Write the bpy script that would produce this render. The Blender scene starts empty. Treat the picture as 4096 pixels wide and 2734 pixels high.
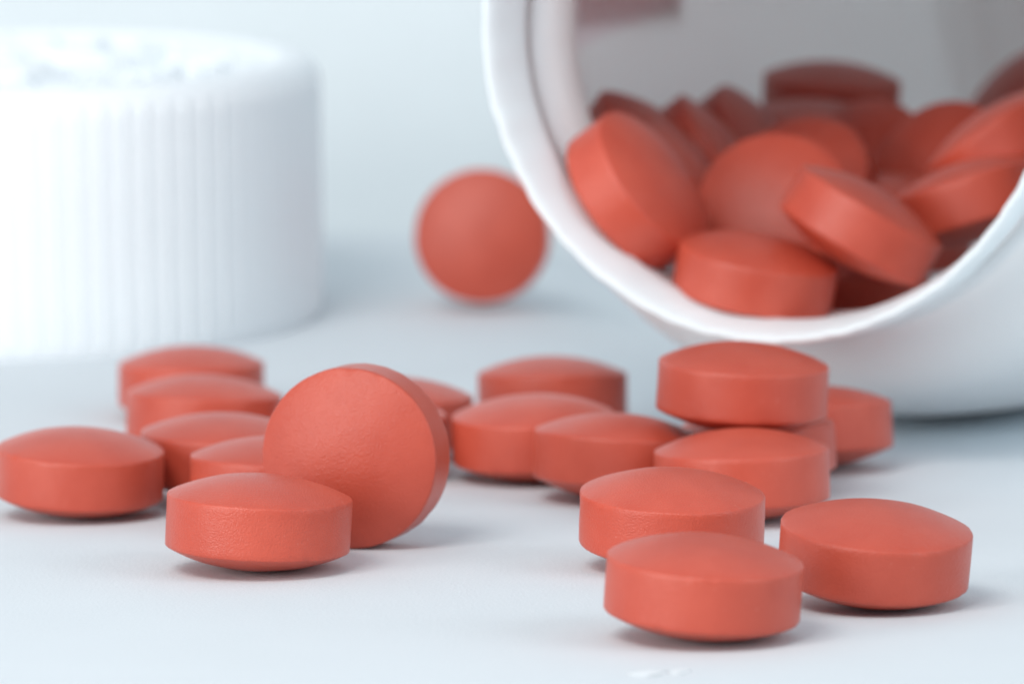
import bpy, bmesh, math, random
from mathutils import Vector, Matrix, Quaternion, noise

# one Blender unit is one centimetre
sc = bpy.context.scene
sc.unit_settings.system = 'METRIC'
sc.unit_settings.scale_length = 0.01
COL = sc.collection
random.seed(11)

# ------------------------------------------------------------------ camera
CAM_H, PITCH, ROLL, FPX = 4.4835, 0.104606, -0.0074516, 5006.7
cd = bpy.data.cameras.new('camera')
cam = bpy.data.objects.new('camera', cd)
COL.objects.link(cam)
fw = Vector((0, math.cos(PITCH), -math.sin(PITCH)))
rt = Vector((1, 0, 0))
up = rt.cross(fw)
r2 = rt * math.cos(ROLL) + up * math.sin(ROLL)
u2 = up * math.cos(ROLL) - rt * math.sin(ROLL)
cam.matrix_world = Matrix(((r2.x, u2.x, -fw.x, 0), (r2.y, u2.y, -fw.y, 0), (r2.z, u2.z, -fw.z, CAM_H), (0, 0, 0, 1)))
cd.sensor_width = 36.0
cd.lens = FPX / 1024 * 36.0
cd.clip_start = 0.5
cd.clip_end = 400
cd.dof.use_dof = True
cd.dof.focus_distance = 29.3
cd.dof.aperture_fstop = cd.lens * 1e-3 / 0.345
sc.camera = cam

# ------------------------------------------------------------------ light
w = bpy.data.worlds.new('World')
sc.world = w
w.use_nodes = True
w.node_tree.nodes['Background'].inputs[0].default_value = (0.80, 0.91, 1.0, 1)
w.node_tree.nodes['Background'].inputs[1].default_value = 0.67


def area(name, loc, target, sx, sy, power, color):
    ld = bpy.data.lights.new(name, 'AREA')
    ld.shape = 'RECTANGLE'
    ld.size, ld.size_y = sx, sy
    ld.energy = power
    ld.color = color
    o = bpy.data.objects.new(name, ld)
    o.location = loc
    o.rotation_euler = (Vector(target) - Vector(loc)).to_track_quat('-Z', 'Y').to_euler()
    COL.objects.link(o)
    return o


area('window_light', (-29, 5, 9.5), (0, 33, 1), 14, 16, 7000, (1.0, 0.99, 0.97))
area('front_light', (-14, 3, 34), (0, 34, 1), 20, 16, 10400, (1.0, 0.99, 0.97))
area('right_fill', (40, 10, 24), (3, 35, 0), 28, 24, 6600, (0.88, 0.95, 1.0))

sc.view_settings.view_transform = 'Standard'
sc.view_settings.look = 'None'
sc.view_settings.exposure = 0.0
sc.view_settings.gamma = 1.0
sc.cycles.use_denoising = True
sc.cycles.max_bounces = 12
sc.cycles.diffuse_bounces = 8
sc.cycles.sample_clamp_indirect = 8


# ------------------------------------------------------------------ materials
def new_mat(name):
    m = bpy.data.materials.new(name)
    m.use_nodes = True
    nt = m.node_tree
    return m, nt, nt.nodes['Principled BSDF']


def N(nt, kind, **kw):
    n = nt.nodes.new(kind)
    for k, v in kw.items():
        setattr(n, k, v)
    return n


def tablet_material():
    m, nt, b = new_mat('tablet_coating')
    L = nt.links.new
    tc = N(nt, 'ShaderNodeTexCoord')
    oi = N(nt, 'ShaderNodeObjectInfo')
    off = N(nt, 'ShaderNodeVectorMath', operation='SCALE')
    comb = N(nt, 'ShaderNodeCombineXYZ')
    for i in range(3):
        L(oi.outputs['Random'], comb.inputs[i])
    L(comb.outputs[0], off.inputs[0])
    off.inputs['Scale'].default_value = 37.0
    add = N(nt, 'ShaderNodeVectorMath', operation='ADD')
    L(tc.outputs['Object'], add.inputs[0])
    L(off.outputs[0], add.inputs[1])
    v = add.outputs[0]
    # colour: brick orange-red with faint cloudiness and a few pale dust specks
    n1 = N(nt, 'ShaderNodeTexNoise')
    n1.inputs['Scale'].default_value = 3.0
    n1.inputs['Detail'].default_value = 5
    L(v, n1.inputs['Vector'])
    r1 = N(nt, 'ShaderNodeValToRGB')
    r1.color_ramp.elements[0].position = 0.3
    r1.color_ramp.elements[0].color = (0.500, 0.069, 0.038, 1)
    r1.color_ramp.elements[1].position = 0.7
    r1.color_ramp.elements[1].color = (0.560, 0.087, 0.050, 1)
    L(n1.outputs['Fac'], r1.inputs['Fac'])
    n4 = N(nt, 'ShaderNodeTexNoise')
    n4.inputs['Scale'].default_value = 42.0
    n4.inputs['Detail'].default_value = 2
    L(v, n4.inputs['Vector'])
    r4 = N(nt, 'ShaderNodeValToRGB')
    r4.color_ramp.elements[0].position = 0.70
    r4.color_ramp.elements[0].color = (0, 0, 0, 1)
    r4.color_ramp.elements[1].position = 0.80
    r4.color_ramp.elements[1].color = (0.35, 0.35, 0.35, 1)
    L(n4.outputs['Fac'], r4.inputs['Fac'])
    mx = N(nt, 'ShaderNodeMix', data_type='RGBA')
    L(r4.outputs['Color'], mx.inputs['Factor'])
    L(r1.outputs['Color'], mx.inputs['A'])
    mx.inputs['B'].default_value = (0.72, 0.30, 0.24, 1)
    hsv = N(nt, 'ShaderNodeHueSaturation')
    tone = N(nt, 'ShaderNodeMapRange')
    tone.inputs['To Min'].default_value = 0.93
    tone.inputs['To Max'].default_value = 1.07
    L(oi.outputs['Random'], tone.inputs['Value'])
    L(tone.outputs[0], hsv.inputs['Value'])
    L(mx.outputs['Result'], hsv.inputs['Color'])
    L(hsv.outputs['Color'], b.inputs['Base Color'])
    # relief: fine orange peel of the film coat plus small pits
    n2 = N(nt, 'ShaderNodeTexNoise')
    n2.inputs['Scale'].default_value = 85.0
    n2.inputs['Detail'].default_value = 2
    n2.inputs['Roughness'].default_value = 0.6
    L(v, n2.inputs['Vector'])
    n3 = N(nt, 'ShaderNodeTexNoise')
    n3.inputs['Scale'].default_value = 26.0
    n3.inputs['Detail'].default_value = 3
    L(v, n3.inputs['Vector'])
    vo = N(nt, 'ShaderNodeTexVoronoi')
    vo.inputs['Scale'].default_value = 9.0
    L(v, vo.inputs['Vector'])
    pit = N(nt, 'ShaderNodeMapRange')
    pit.inputs['From Min'].default_value = 0.03
    pit.inputs['From Max'].default_value = 0.10
    pit.inputs['To Min'].default_value = -0.35
    pit.inputs['To Max'].default_value = 0.0
    L(vo.outputs['Distance'], pit.inputs['Value'])
    s1 = N(nt, 'ShaderNodeMath', operation='MULTIPLY_ADD')
    L(n3.outputs['Fac'], s1.inputs[0])
    s1.inputs[1].default_value = 0.25
    L(n2.outputs['Fac'], s1.inputs[2])
    s2 = N(nt, 'ShaderNodeMath', operation='ADD')
    L(s1.outputs[0], s2.inputs[0])
    L(pit.outputs[0], s2.inputs[1])
    bp = N(nt, 'ShaderNodeBump')
    bp.inputs['Strength'].default_value = 0.6
    bp.inputs['Distance'].default_value = 0.008
    L(s2.outputs[0], bp.inputs['Height'])
    L(bp.outputs[0], b.inputs['Normal'])
    b.inputs['Roughness'].default_value = 0.33
    b.inputs['Specular IOR Level'].default_value = 0.48
    return m


def plastic_material(name, col, sss, rough, tint=False):
    m, nt, b = new_mat(name)
    L = nt.links.new
    tc = N(nt, 'ShaderNodeTexCoord')
    n = N(nt, 'ShaderNodeTexNoise')
    n.inputs['Scale'].default_value = 2.5
    n.inputs['Detail'].default_value = 3
    L(tc.outputs['Object'], n.inputs['Vector'])
    bp = N(nt, 'ShaderNodeBump')
    bp.inputs['Strength'].default_value = 0.25
    bp.inputs['Distance'].default_value = 0.03
    L(n.outputs['Fac'], bp.inputs['Height'])
    L(bp.outputs[0], b.inputs['Normal'])
    b.inputs['Base Color'].default_value = col
    b.inputs['Roughness'].default_value = rough
    b.inputs['Subsurface Weight'].default_value = sss
    b.inputs['Subsurface Radius'].default_value = (1.0, 1.0, 1.0)
    b.inputs['Subsurface Scale'].default_value = 0.36
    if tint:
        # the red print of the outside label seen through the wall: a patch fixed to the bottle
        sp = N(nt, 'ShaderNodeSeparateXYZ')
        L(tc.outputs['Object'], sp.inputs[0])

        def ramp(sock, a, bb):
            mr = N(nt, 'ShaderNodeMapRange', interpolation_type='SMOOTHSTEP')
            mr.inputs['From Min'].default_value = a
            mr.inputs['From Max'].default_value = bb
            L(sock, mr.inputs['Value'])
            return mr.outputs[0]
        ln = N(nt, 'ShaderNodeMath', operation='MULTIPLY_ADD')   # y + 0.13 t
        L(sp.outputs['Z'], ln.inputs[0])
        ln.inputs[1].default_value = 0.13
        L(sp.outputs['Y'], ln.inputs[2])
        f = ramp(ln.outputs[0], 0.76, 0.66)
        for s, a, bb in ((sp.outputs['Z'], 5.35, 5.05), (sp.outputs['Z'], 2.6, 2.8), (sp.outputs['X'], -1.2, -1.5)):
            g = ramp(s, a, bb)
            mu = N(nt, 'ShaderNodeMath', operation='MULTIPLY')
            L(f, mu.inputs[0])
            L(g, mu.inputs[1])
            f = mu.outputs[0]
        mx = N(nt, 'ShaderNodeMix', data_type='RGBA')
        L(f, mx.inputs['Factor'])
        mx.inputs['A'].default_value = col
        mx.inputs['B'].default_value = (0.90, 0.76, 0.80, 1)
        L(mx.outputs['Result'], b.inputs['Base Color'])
    return m


def paper_material(name, col):
    m, nt, b = new_mat(name)
    L = nt.links.new
    tc = N(nt, 'ShaderNodeTexCoord')
    n = N(nt, 'ShaderNodeTexNoise')
    n.inputs['Scale'].default_value = 38.0
    n.inputs['Detail'].default_value = 6
    n.inputs['Roughness'].default_value = 0.65
    L(tc.outputs['Object'], n.inputs['Vector'])
    n2 = N(nt, 'ShaderNodeTexNoise')
    n2.inputs['Scale'].default_value = 1.1
    n2.inputs['Detail'].default_value = 3
    L(tc.outputs['Object'], n2.inputs['Vector'])
    rp = N(nt, 'ShaderNodeValToRGB')
    rp.color_ramp.elements[0].position = 0.3
    rp.color_ramp.elements[0].color = tuple(c * 0.985 for c in col[:3]) + (1,)
    rp.color_ramp.elements[1].position = 0.7
    rp.color_ramp.elements[1].color = col
    L(n2.outputs['Fac'], rp.inputs['Fac'])
    L(rp.outputs['Color'], b.inputs['Base Color'])
    bp = N(nt, 'ShaderNodeBump')
    bp.inputs['Strength'].default_value = 0.55
    bp.inputs['Distance'].default_value = 0.012
    L(n.outputs['Fac'], bp.inputs['Height'])
    L(bp.outputs[0], b.inputs['Normal'])
    b.inputs['Roughness'].default_value = 0.75
    b.inputs['Specular IOR Level'].default_value = 0.3
    return m


TABLET = tablet_material()
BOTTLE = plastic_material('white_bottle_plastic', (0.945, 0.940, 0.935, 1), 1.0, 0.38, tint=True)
BOTTLE_OUT = plastic_material('white_bottle_outside', (0.875, 0.95, 0.975, 1), 1.0, 0.38)  # same plastic, blue put into the colour to cancel the tablets' pink bounce
BOTTLE_LIP = plastic_material('white_bottle_lip', (0.85, 0.935, 0.96, 1), 0.35, 0.38)  # same plastic again, bluer still against pink light bounced onto the lip
CAP = plastic_material('white_cap_plastic', (0.885, 0.915, 0.935, 1), 0.0, 0.45)
PAPER = paper_material('white_paper', (0.682, 0.720, 0.748, 1))
BACKDROP = paper_material('white_backdrop_paper', (0.730, 0.772, 0.785, 1))
FLAKE = paper_material('pale_flake', (0.77, 0.80, 0.82, 1))
LABEL = paper_material('red_label_print', (0.75, 0.42, 0.44, 1))


# ------------------------------------------------------------------ mesh helpers
def link(name, me, mat, parent=None, mw=None):
    o = bpy.data.objects.new(name, me)
    COL.objects.link(o)
    if mat and not me.materials:
        me.materials.append(mat)
    if parent:
        o.parent = parent
    if mw is not None:
        o.matrix_world = mw
    return o


def tag(o, label=None, cat=None, group=None, kind=None):
    for k, v in (('label', label), ('category', cat), ('group', group), ('kind', kind)):
        if v:
            o[k] = v
    return o


def lathe(name, prof, n, smooth=True, sharp=None, fn=None):
    """prof: list of (r, z); revolved about z, counter-clockwise outline = outward faces"""
    bm = bmesh.new()
    rings = []
    for r, z in prof:
        if r < 1e-6:
            rings.append([bm.verts.new((0, 0, z))])
        else:
            ring = []
            for k in range(n):
                a = 2 * math.pi * k / n
                co = Vector((r * math.cos(a), r * math.sin(a), z))
                if fn:
                    co = fn(co, a)
                ring.append(bm.verts.new(co))
            rings.append(ring)
    for A, B in zip(rings, rings[1:]):
        for k in range(n):
            k2 = (k + 1) % n
            if len(A) == 1 and len(B) == 1:
                continue
            if len(A) == 1:
                bm.faces.new((A[0], B[k2], B[k]))
            elif len(B) == 1:
                bm.faces.new((A[k], A[k2], B[0]))
            else:
                bm.faces.new((A[k], A[k2], B[k2], B[k]))
    bmesh.ops.recalc_face_normals(bm, faces=bm.faces)
    me = bpy.data.meshes.new(name)
    for f in bm.faces:
        f.smooth = smooth
    bm.to_mesh(me)
    bm.free()
    return me


def box_into(bm, c, s, rot=0.0, bev=0.0):
    g = bmesh.ops.create_cube(bm, size=1.0)
    vs = g['verts']
    M = Matrix.Translation(c) @ Matrix.Rotation(rot, 4, 'Z') @ Matrix.Diagonal((s[0], s[1], s[2], 1))
    bmesh.ops.transform(bm, matrix=M, verts=vs)
    if bev:
        es = list({e for v in vs for e in v.link_edges})
        bmesh.ops.bevel(bm, geom=es, offset=bev, segments=2, affect='EDGES')


# ------------------------------------------------------------------ setting: table paper and backdrop
def ground_z(x, y):
    if y <= 35.2:
        z = 0.0
    elif y < 37.2:
        z = 0.053 * (y - 35.2) ** 2 / 4.0
    else:
        z = 0.053 * (y - 36.2)
    t = min(1, max(0, (1.4 - x) / 1.4))
    return z * (t * t * (3 - 2 * t))


def build_setting():
    xs = [-60 + i * 4 for i in range(12)] + [-12 + i * 0.6 for i in range(41)] + [14 + i * 4 for i in range(13)]
    ys = [-10, 0, 10, 18] + [20 + i * 0.8 for i in range(34)] + [47.0]
    bm = bmesh.new()
    grid = [[bm.verts.new((x, y, ground_z(x, min(y, 47)))) for x in xs] for y in ys]
    for a, b in zip(grid, grid[1:]):
        for k in range(len(xs) - 1):
            bm.faces.new((a[k], a[k + 1], b[k + 1], b[k]))
    for f in bm.faces:
        f.smooth = True
    me = bpy.data.meshes.new('table')
    bm.to_mesh(me)
    bm.free()
    o = link('table', me, PAPER)
    tag(o, 'white paper sheet covering the table under the tablets', None, None, 'structure')
    # backdrop: a second sheet standing behind, curved at its foot
    bm = bmesh.new()
    prof = [(46.8, -0.03)]
    for k in range(9):
        a = k / 8 * math.pi / 2
        prof.append((47.0 + 3.0 * math.sin(a), 3.0 * (1 - math.cos(a)) - 0.012 * (8 - k) / 8))
    prof += [(50.0 + 0.02 * h, 3.0 + h) for h in (1, 2.5, 4.5, 7)]
    xs = [-60 + 4 * i for i in range(13)] + [-8 + 0.8 * i for i in range(1, 20)] + [8 + 4 * i for i in range(14)]
    grid = [[bm.verts.new((x, y, z + ground_z(x, 47))) for x in xs] for y, z in prof]
    for a, b in zip(grid, grid[1:]):
        for k in range(len(xs) - 1):
            bm.faces.new((a[k], a[k + 1], b[k + 1], b[k]))
    for f in bm.faces:
        f.smooth = True
    me = bpy.data.meshes.new('backdrop')
    bm.to_mesh(me)
    bm.free()
    o = link('backdrop', me, BACKDROP)
    tag(o, 'plain white paper backdrop rising behind the table', None, None, 'structure')


build_setting()

# ------------------------------------------------------------------ tablets
TR, HB, HD = 0.55, 0.3216, 0.1264
RS = (TR * TR + HD * HD) / (2 * HD)


def tablet_mesh(seed):
    rnd = random.Random(seed)
    half = []
    for k in range(0, 19):
        q = k / 19
        r = (TR - 0.010) * q
        half.append((r, HB / 2 + math.sqrt(RS * RS - r * r) - (RS - HD) - 0.004))
    half += [(TR - 0.010, HB / 2 - 0.001), (TR - 0.005, HB / 2 - 0.004), (TR - 0.0005, HB / 2 - 0.013)]
    mid = [(TR, HB / 2 - 0.04), (TR, HB / 6), (TR, -HB / 6), (TR, -HB / 2 + 0.04)]
    prof = half + mid + [(r, -z) for r, z in reversed(half)]
    o = Vector((rnd.uniform(-50, 50), rnd.uniform(-50, 50), rnd.uniform(-50, 50)))

    chips = [(rnd.uniform(0, 6.283), rnd.choice((-1, 1)), rnd.uniform(0.02, 0.05), rnd.uniform(0.003, 0.009)) for _ in range(7)]

    def fn(co, a):
        n1 = noise.noise(co * 1.6 + o) * 0.006 + noise.noise(co * 6.0 + o) * 0.0028
        r = math.hypot(co.x, co.y)
        edge = max(0.0, 1 - abs(r - (TR - 0.007)) / 0.03) * max(0.0, 1 - abs(abs(co.z) - (HB / 2 - 0.006)) / 0.03)
        n1 += edge * noise.noise(co * 30.0 + o) * 0.003
        for ca, cs, cw, cdp in chips:
            if cs * co.z > 0 and edge > 0:
                da = abs((a - ca + math.pi) % (2 * math.pi) - math.pi) * TR
                n1 -= edge * cdp * max(0.0, 1 - da / cw)
        return co * (1 + n1 / 0.45)
    return lathe('tablet', prof, 160, fn=fn)


MESHES = [tablet_mesh(s) for s in range(8)]


def place_tablet(i, loc, rot, s, label, group):
    mw = Matrix.Translation(loc) @ (rot.to_4x4()) @ Matrix.Rotation(random.uniform(0, 6.28), 4, 'Z') @ Matrix.Scale(s, 4)
    o = link('tablet', MESHES[i % len(MESHES)], TABLET, None, mw)
    return tag(o, label, 'tablet', group)


def tilt(a, b):
    return Matrix.Rotation(b, 3, 'Y') @ Matrix.Rotation(a, 3, 'X')


OUT = 'orange-red tablets spilled on the white table'
LYING = [
    ((1.039, 27.109, 0.286), (0.056, 0.069), 0.983, 'nearest orange-red tablet, at the very front of the right-hand cluster, overlapping the tablet behind it'),
    ((2.058, 28.234, 0.295), (0.122, 0.070), 0.992, 'orange-red tablet lying farthest right at the front, apart from the pile'),
    ((0.952, 29.716, 0.295), (0.092, 0.035), 1.011, 'orange-red tablet directly behind the nearest one, its lower half hidden by it'),
    ((1.464, 31.734, 0.293), (-0.010, -0.018), 1.018, 'orange-red tablet lying just below and in front of the topmost stacked tablet'),
    ((1.505, 32.517, 0.765), (0.043, 0.053), 1.015, 'topmost orange-red tablet, resting on other tablets in front of the bottle mouth'),
    ((0.688, 32.715, 0.289), (-0.034, 0.060), 0.999, 'orange-red tablet tucked against the left side of the small stack'),
    ((0.145, 33.745, 0.290), (0.042, -0.022), 1.007, 'orange-red tablet left of the stack, in front of a blurred tablet and below the bottle'),
    ((0.292, 36.279, 0.288), (-0.065, 0.004), 0.995, 'blurred tablet lying behind the middle cluster, below the left edge of the bottle mouth'),
    ((-1.527, 29.728, 0.291), (0.004, 0.056), 1.007, 'orange-red tablet lying flat in front of the upright tablet'),
    ((-2.803, 32.136, 0.286), (0.065, 0.053), 0.985, 'orange-red tablet at the left edge of the picture'),
    ((-1.504, 31.620, 0.288), (-0.014, 0.032), 0.999, 'tablet squeezed between the flat front-left tablet and the upright one, mostly hidden'),
    ((-1.910, 32.864, 0.288), (0.014, 0.043), 1.000, 'tablet in the middle of the left row, third from its blurred back end'),
    ((-2.174, 35.125, 0.293), (-0.029, 0.038), 1.000, 'blurred tablet second from the back in the left row'),
    ((-2.394, 37.108, 0.295), (-0.001, 0.007), 0.988, 'most blurred tablet at the back end of the left row, in front of the cap'),
    ((2.060, 34.200, 0.291), (-0.082, -0.042), 0.998, 'tablet behind the right side of the stack, in front of the bottle shoulder'),
    ((1.625, 33.170, 0.279), (-0.020, -0.050), 0.965, 'tablet under the topmost one, only its right edge showing'),
    ((-0.830, 34.950, 0.287), (0.0, 0.020), 1.000, 'dim tablet behind the upright tablet, its dome showing at the right of it'),
    ((-1.000, 33.850, 0.287), (0.020, 0.010), 1.000, 'tablet almost wholly hidden behind the upright tablet, only a sliver of its edge showing'),
]
for i, (loc, (a, b), s, lab) in enumerate(LYING):
    place_tablet(i, loc, tilt(a, b), s, lab, OUT)
K = Matrix(((0.960, 0.004, -0.280), (-0.280, 0.013, -0.960), (0.0, 1.0, 0.014)))
place_tablet(3, (-0.967, 30.699, 0.562), K, 1.018, 'orange-red tablet standing upright on its edge, its round face turned to the viewer', OUT)


def axis_rot(n):
    n = Vector((n[0], -n[2], n[1])).normalized()      # (right, up, towards the viewer)
    return Vector((0, 0, 1)).rotation_difference(n).to_matrix()


place_tablet(5, (-0.240, 42.30, 0.945), axis_rot((-0.08, 0.10, 0.99)), 1.03, 'blurred tablet standing on edge in the background between the cap and the bottle', OUT)

# ------------------------------------------------------------------ tablets inside the bottle
INN = 'orange-red tablets inside the bottle mouth'
INSIDE = [
    ((0.897, 35.300, 1.846), (0.72, 0.57, 0.38), 1.03, 'tablet leaning on its edge against the left wall inside the bottle mouth'),
    ((1.708, 34.95, 1.262), (0.17, 0.97, 0.12), 1.03, 'lowest tablet in the bottle, lying at the bottom of the mouth just behind the rim'),
    ((2.452, 34.950, 1.612), (0.50, 0.86, 0.03), 1.03, 'brightly lit tablet tilted down to the right, edge towards the viewer, inside the bottle mouth'),
    ((1.925, 36.300, 1.605), (-0.18, 0.46, 0.87), 1.02, 'tablet showing its round face in the centre of the bottle mouth'),
    ((3.290, 35.800, 1.709), (-0.28, 0.95, -0.12), 1.02, 'tablet tilted up to the right, tucked behind the right rim of the bottle'),
    ((3.572, 36.500, 2.063), (-0.55, 0.82, -0.12), 1.0, 'tablet steeply tilted above the others at the right rim of the bottle'),
    ((3.335, 38.000, 1.746), (-0.45, 0.45, 0.77), 1.0, 'dim tablet facing the viewer deep on the right inside the bottle'),
    ((2.744, 38.600, 1.739), (-0.45, 0.55, 0.70), 1.0, 'dim tablet behind the central face-on one, its edge turned right'),
    ((2.190, 37.450, 1.690), (-0.35, 0.60, 0.72), 1.0, 'half hidden tablet touching the back of the central face-on one, nearer than the dim ones'),
    ((1.182, 36.900, 1.685), (0.70, 0.55, 0.45), 1.0, 'dim tablet leaning behind the one at the left wall of the bottle'),
    ((1.035, 37.500, 1.980), (0.55, 0.80, 0.20), 1.0, 'dark tablet at the far left of the heap inside the bottle'),
    ((1.498, 37.900, 1.843), (0.80, 0.60, 0.10), 1.0, 'dark tablet leaning steeply, second of the dark row at the back left of the heap'),
    ((1.835, 38.500, 1.877), (0.75, 0.60, 0.30), 1.0, 'dark tablet leaning steeply, third of the dark row at the back left of the heap'),
    ((2.577, 40.200, 2.219), (0.06, 0.98, 0.10), 1.0, 'darkest tablet lying highest at the back of the heap in the bottle'),
    ((2.349, 39.200, 1.947), (0.00, 0.97, 0.22), 1.0, 'dark tablet lying flat just under the highest one at the back of the heap'),
    ((4.210, 41.500, 2.004), (-0.70, 0.60, 0.30), 1.0, 'dark tablet at the far right edge deep inside the bottle'),
    ((2.459, 36.0, 1.183), (-0.15, 0.95, 0.25), 1.0, 'shaded tablet under the tilted bright one, right of the lowest tablet'),
    ((2.904, 37.3, 1.436), (0.10, 0.92, 0.35), 1.0, 'shadowed tablet in the dark gap between the bright tilted tablet and the right-hand ones'),
]
for i, (loc, n, s, lab) in enumerate(INSIDE):
    place_tablet(i + 2, loc, axis_rot(n), s, lab, INN)

# ------------------------------------------------------------------ bottle
PSI = math.radians(26.0)
MW = Matrix(((math.cos(PSI), 0, math.sin(PSI), 1.718),
             (-math.sin(PSI), 0, math.cos(PSI), 34.0),
             (0, -1, 0, 3.02), (0, 0, 0, 1)))


def wobble(co, a):
    r = math.hypot(co.x, co.y)
    if r < 0.5:
        return co
    k = noise.noise(Vector((math.cos(a) * 2.2, math.sin(a) * 2.2, co.z * 0.8))) * 0.006
    k += noise.noise(Vector((math.cos(a) * 17, math.sin(a) * 17, co.z * 2 + 7))) * 0.010 * max(0, 1 - co.z / 0.5)
    return Vector((co.x * (1 + k / r * 2), co.y * (1 + k / r * 2), co.z + k * 0.8))


def build_bottle():
    root = bpy.data.objects.new('pill_bottle', None)
    COL.objects.link(root)
    root.matrix_world = MW
    tag(root, 'white plastic pill bottle lying on its side, open mouth facing the viewer, tablets heaped inside', 'bottle')
    outer = [(0.03, 2.085), (0.008, 2.10), (0.0, 2.112), (0.012, 2.127), (0.045, 2.14), (0.10, 2.15), (0.26, 2.15), (0.31, 2.13), (0.34, 2.09),
             (0.60, 2.085), (0.86, 2.09), (0.95, 2.14), (1.03, 2.26), (1.12, 2.39), (1.25, 2.52), (1.45, 2.65), (1.7, 2.74), (2.0, 2.82), (2.3, 2.87),
             (2.65, 2.92), (3.0, 2.95), (3.4, 2.98), (3.8, 2.995), (4.1, 3.0), (5.5, 3.0), (7.0, 3.0), (10.9, 3.0), (11.3, 2.94), (11.55, 2.75), (11.65, 2.45), (11.60, 1.5), (11.58, 0.0)]
    inner = [(11.46, 0.0), (11.48, 1.5), (11.44, 2.1), (11.30, 2.5), (11.0, 2.78), (10.5, 2.91), (7.0, 2.91), (5.5, 2.91), (4.1, 2.91), (3.8, 2.905), (3.4, 2.89), (3.0, 2.85),
             (2.65, 2.80), (2.3, 2.74), (2.0, 2.66), (1.8, 2.57), (1.62, 2.43), (1.50, 2.28), (1.42, 2.12), (1.37, 2.05), (1.30, 2.02), (1.15, 2.01), (1.02, 2.005), (0.94, 2.02), (0.82, 2.04), (0.66, 2.045), (0.56, 2.045), (0.50, 2.03),
             (0.465, 2.003), (0.44, 2.0), (0.36, 2.012), (0.24, 2.034), (0.12, 2.06), (0.03, 2.085)]
    # body (with shoulder, neck and lip in one wall): outline inner -> outer
    prof = [(r, t) for t, r in outer] + [(r, t) for t, r in inner[:-1]]
    prof_closed = prof + [prof[0]]
    me = lathe('body', prof_closed, 192, fn=wobble)
    bm = bmesh.new()
    bm.from_mesh(me)
    bmesh.ops.remove_doubles(bm, verts=bm.verts, dist=1e-4)
    bmesh.ops.recalc_face_normals(bm, faces=bm.faces)
    for f in bm.faces:                      # one plastic: warmer inside, bluer outside and lip to offset pink bounce light
        c = f.calc_center_median()
        if c.z < 0.45:
            f.material_index = 2
        elif f.normal.x * c.x + f.normal.y * c.y > 0 or c.z > 11.56:
            f.material_index = 1
    bm.to_mesh(me)
    bm.free()
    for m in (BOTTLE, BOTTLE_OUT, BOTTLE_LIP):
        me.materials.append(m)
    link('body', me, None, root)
    # screw thread: one and a half turns of a rounded ridge round the neck
    bm = bmesh.new()
    turns, n = 1.3, 150
    sec = [(-0.10, -0.02), (-0.06, 0.05), (0.0, 0.075), (0.06, 0.05), (0.10, -0.02)]
    prev = None
    for k in range(n + 1):
        a = 2 * math.pi * turns * k / n + 0.6
        t0 = 0.47 + 0.30 * k / n
        fade = min(1, k / 8, (n - k) / 8)
        ring = [bm.verts.new(((2.09 + h * fade - 0.03 * (1 - fade)) * math.cos(a), (2.09 + h * fade - 0.03 * (1 - fade)) * math.sin(a), t0 + dt)) for dt, h in sec]
        if prev:
            for q in range(len(sec) - 1):
                bm.faces.new((prev[q], prev[q + 1], ring[q + 1], ring[q]))
        prev = ring
    bmesh.ops.recalc_face_normals(bm, faces=bm.faces)
    for f in bm.faces:
        f.smooth = True
    me = bpy.data.meshes.new('screw_thread')
    bm.to_mesh(me)
    bm.free()
    link('screw_thread', me, BOTTLE_OUT, root)
    # label on the far side of the body
    bm = bmesh.new()
    rows = []
    for k in range(40):
        a = math.radians(177 + 88 * k / 39)
        rows.append([bm.verts.new((r * math.cos(a), r * math.sin(a), t)) for r, t in ((2.972, 3.1), (2.997, 3.6), (3.008, 4.15), (3.008, 5.2))])
    for A, B in zip(rows, rows[1:]):
        for q in range(3):
            bm.faces.new((A[q], A[q + 1], B[q + 1], B[q]))
    geom = bm.faces[:]
    bmesh.ops.solidify(bm, geom=geom, thickness=0.006)
    bmesh.ops.recalc_face_normals(bm, faces=bm.faces)
    for f in bm.faces:
        f.smooth = True
    me = bpy.data.meshes.new('label')
    bm.to_mesh(me)
    bm.free()
    link('label', me, LABEL, root)


build_bottle()


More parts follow.
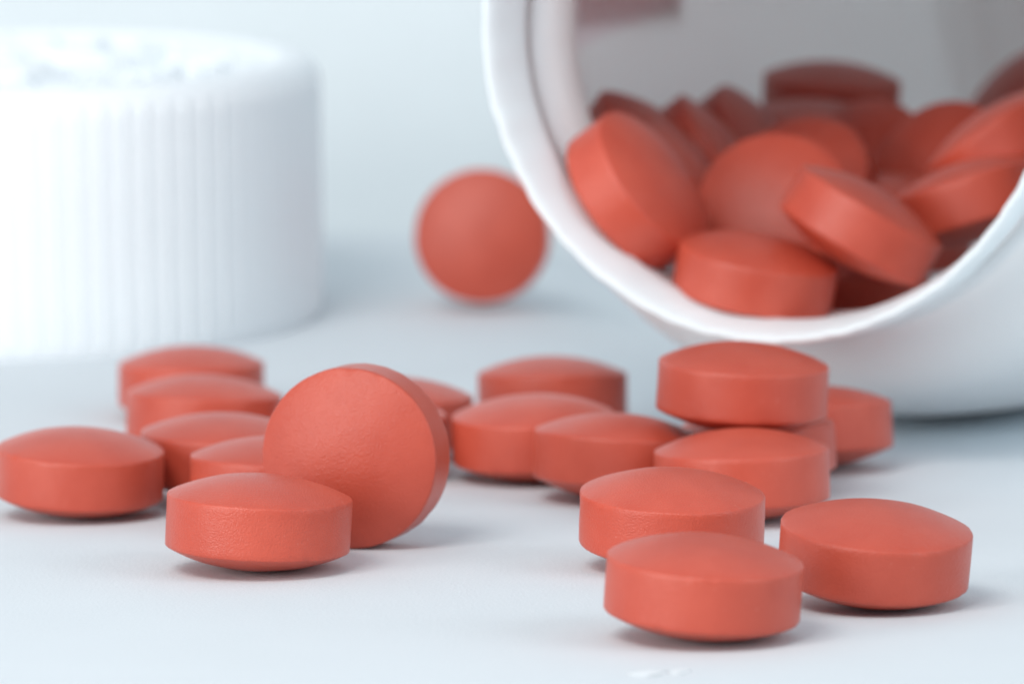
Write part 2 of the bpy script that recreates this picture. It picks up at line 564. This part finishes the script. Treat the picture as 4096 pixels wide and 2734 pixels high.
# ------------------------------------------------------------------ cap
def build_cap():
    root = bpy.data.objects.new('bottle_cap', None)
    COL.objects.link(root)
    root.matrix_world = Matrix.Translation((-4.13, 42.25, 0.325)) @ Matrix.Rotation(0.060, 4, 'X') @ Matrix.Rotation(0.35, 4, 'Z')
    tag(root, 'white ribbed screw cap standing on the table at the left, out of focus', 'cap')
    RC, H = 2.53, 2.17
    prof = [(RC - 0.14, 0.0), (RC - 0.02, 0.0), (RC, 0.03), (RC, 0.5), (RC, 1.0), (RC, H - 0.25), (RC - 0.01, H - 0.17), (RC - 0.04, H - 0.09), (RC - 0.09, H - 0.03), (RC - 0.15, H),
            (RC - 0.30, H), (RC - 0.34, H - 0.02), (RC - 0.37, H - 0.20), (RC - 0.42, H - 0.27), (1.0, H - 0.27), (0.0, H - 0.27)]
    inner = [(0.0, H - 0.40), (RC - 0.3, H - 0.40), (RC - 0.16, H - 0.55), (RC - 0.14, 0.0)]
    me = lathe('shell', prof + inner, 160)
    bm = bmesh.new()
    bm.from_mesh(me)
    bmesh.ops.remove_doubles(bm, verts=bm.verts, dist=1e-4)
    bmesh.ops.recalc_face_normals(bm, faces=bm.faces)
    bm.to_mesh(me)
    bm.free()
    link('shell', me, CAP, root)
    # grip ribs
    bm = bmesh.new()
    h0, h1, wd, pr = 0.06, H - 0.14, 0.050, 0.003
    sec = [(-wd, -0.02), (-wd * 0.55, pr * 0.75), (0, pr), (wd * 0.55, pr * 0.75), (wd, -0.02)]
    lv = []
    for z, k in ((h0, 0.4), (h0 + 0.06, 1), (h1 - 0.12, 1), (h1, -0.1)):
        lv.append([bm.verts.new((RC + (p * k if p > 0 else p), y, z)) for y, p in sec])
    for A, B in zip(lv, lv[1:]):
        for q in range(len(sec) - 1):
            bm.faces.new((A[q], A[q + 1], B[q + 1], B[q]))
    bm.faces.new(lv[0])
    bm.faces.new(lv[-1][::-1])
    bmesh.ops.recalc_face_normals(bm, faces=bm.faces)
    for f in bm.faces:
        f.smooth = True
    rib = bpy.data.meshes.new('rib')
    bm.to_mesh(rib)
    bm.free()
    for k in range(84):
        o = link('rib', rib, CAP, root)
        o.matrix_local = Matrix.Rotation(2 * math.pi * k / 84, 4, 'Z')
    # raised marks on the recessed top: a ring of short strokes, two curved arrows and a hub
    rnd = random.Random(5)

    def mark(name, fn):
        bm = bmesh.new()
        fn(bm)
        me = bpy.data.meshes.new(name)
        bm.to_mesh(me)
        bm.free()
        return link(name, me, CAP, root)

    def stroke(a, j):
        def f(bm):
            rr = 1.62 + rnd.uniform(-0.14, 0.14)
            aa = a + rnd.uniform(-0.05, 0.05)
            box_into(bm, (rr * math.cos(aa), rr * math.sin(aa), H - 0.15), (0.12 if j else 0.40, 0.30 if j else 0.12, 0.28), a, 0.025)
        return f

    def arrow(a0):
        def f(bm):
            pts = [(0.88, a0 + k * 0.075) for k in range(15)] + [(0.70, a0 + 1.05), (0.95, a0 + 1.5), (1.20, a0 + 1.05)]
            pts += [(1.02, a0 + k * 0.075) for k in range(14, -1, -1)]
            low = [bm.verts.new((r * math.cos(a), r * math.sin(a), H - 0.29)) for r, a in pts]
            face = bm.faces.new(low)
            ex = bmesh.ops.extrude_face_region(bm, geom=[face])
            bmesh.ops.translate(bm, vec=(0, 0, 0.27), verts=[v for v in ex['geom'] if isinstance(v, bmesh.types.BMVert)])
            bmesh.ops.recalc_face_normals(bm, faces=bm.faces)
        return f
    for k in range(26):
        if k % 13 not in (11, 12):
            mark('raised_stroke', stroke(2 * math.pi * k / 26 - 0.06, 0))
            if k % 3:
                mark('raised_stroke', stroke(2 * math.pi * k / 26 + 0.09, 1))
    mark('raised_arrow', arrow(0.3))
    mark('raised_arrow', arrow(0.3 + math.pi))
    link('hub', lathe('hub', [(0.0, H - 0.02), (0.22, H - 0.02), (0.30, H - 0.05), (0.32, H - 0.28), (0.0, H - 0.28)], 40), CAP, root)


build_cap()

# ------------------------------------------------------------------ pale flakes on the paper at the very front
for (x, y, sx, rz, lab) in ((0.70, 25.99, 0.11, 0.2, 'small pale flake on the paper below the nearest tablet, the left of two'),
                            (0.87, 26.03, 0.07, 1.1, 'small pale flake on the paper below the nearest tablet, the right of two')):
    bm = bmesh.new()
    bmesh.ops.create_icosphere(bm, subdivisions=3, radius=1.0)
    for v in bm.verts:
        v.co *= 1 + 0.45 * noise.noise(v.co * 1.7 + Vector((x * 9, 0, 0)))
        v.co = Vector((v.co.x * sx, v.co.y * sx * 0.7, v.co.z * 0.005 + 0.002))
    for f in bm.faces:
        f.smooth = True
    me = bpy.data.meshes.new('flake')
    bm.to_mesh(me)
    bm.free()
    tag(link('flake', me, FLAKE, None, Matrix.Translation((x, y, 0)) @ Matrix.Rotation(rz, 4, 'Z')), lab, 'flake', 'pale flakes on the paper')
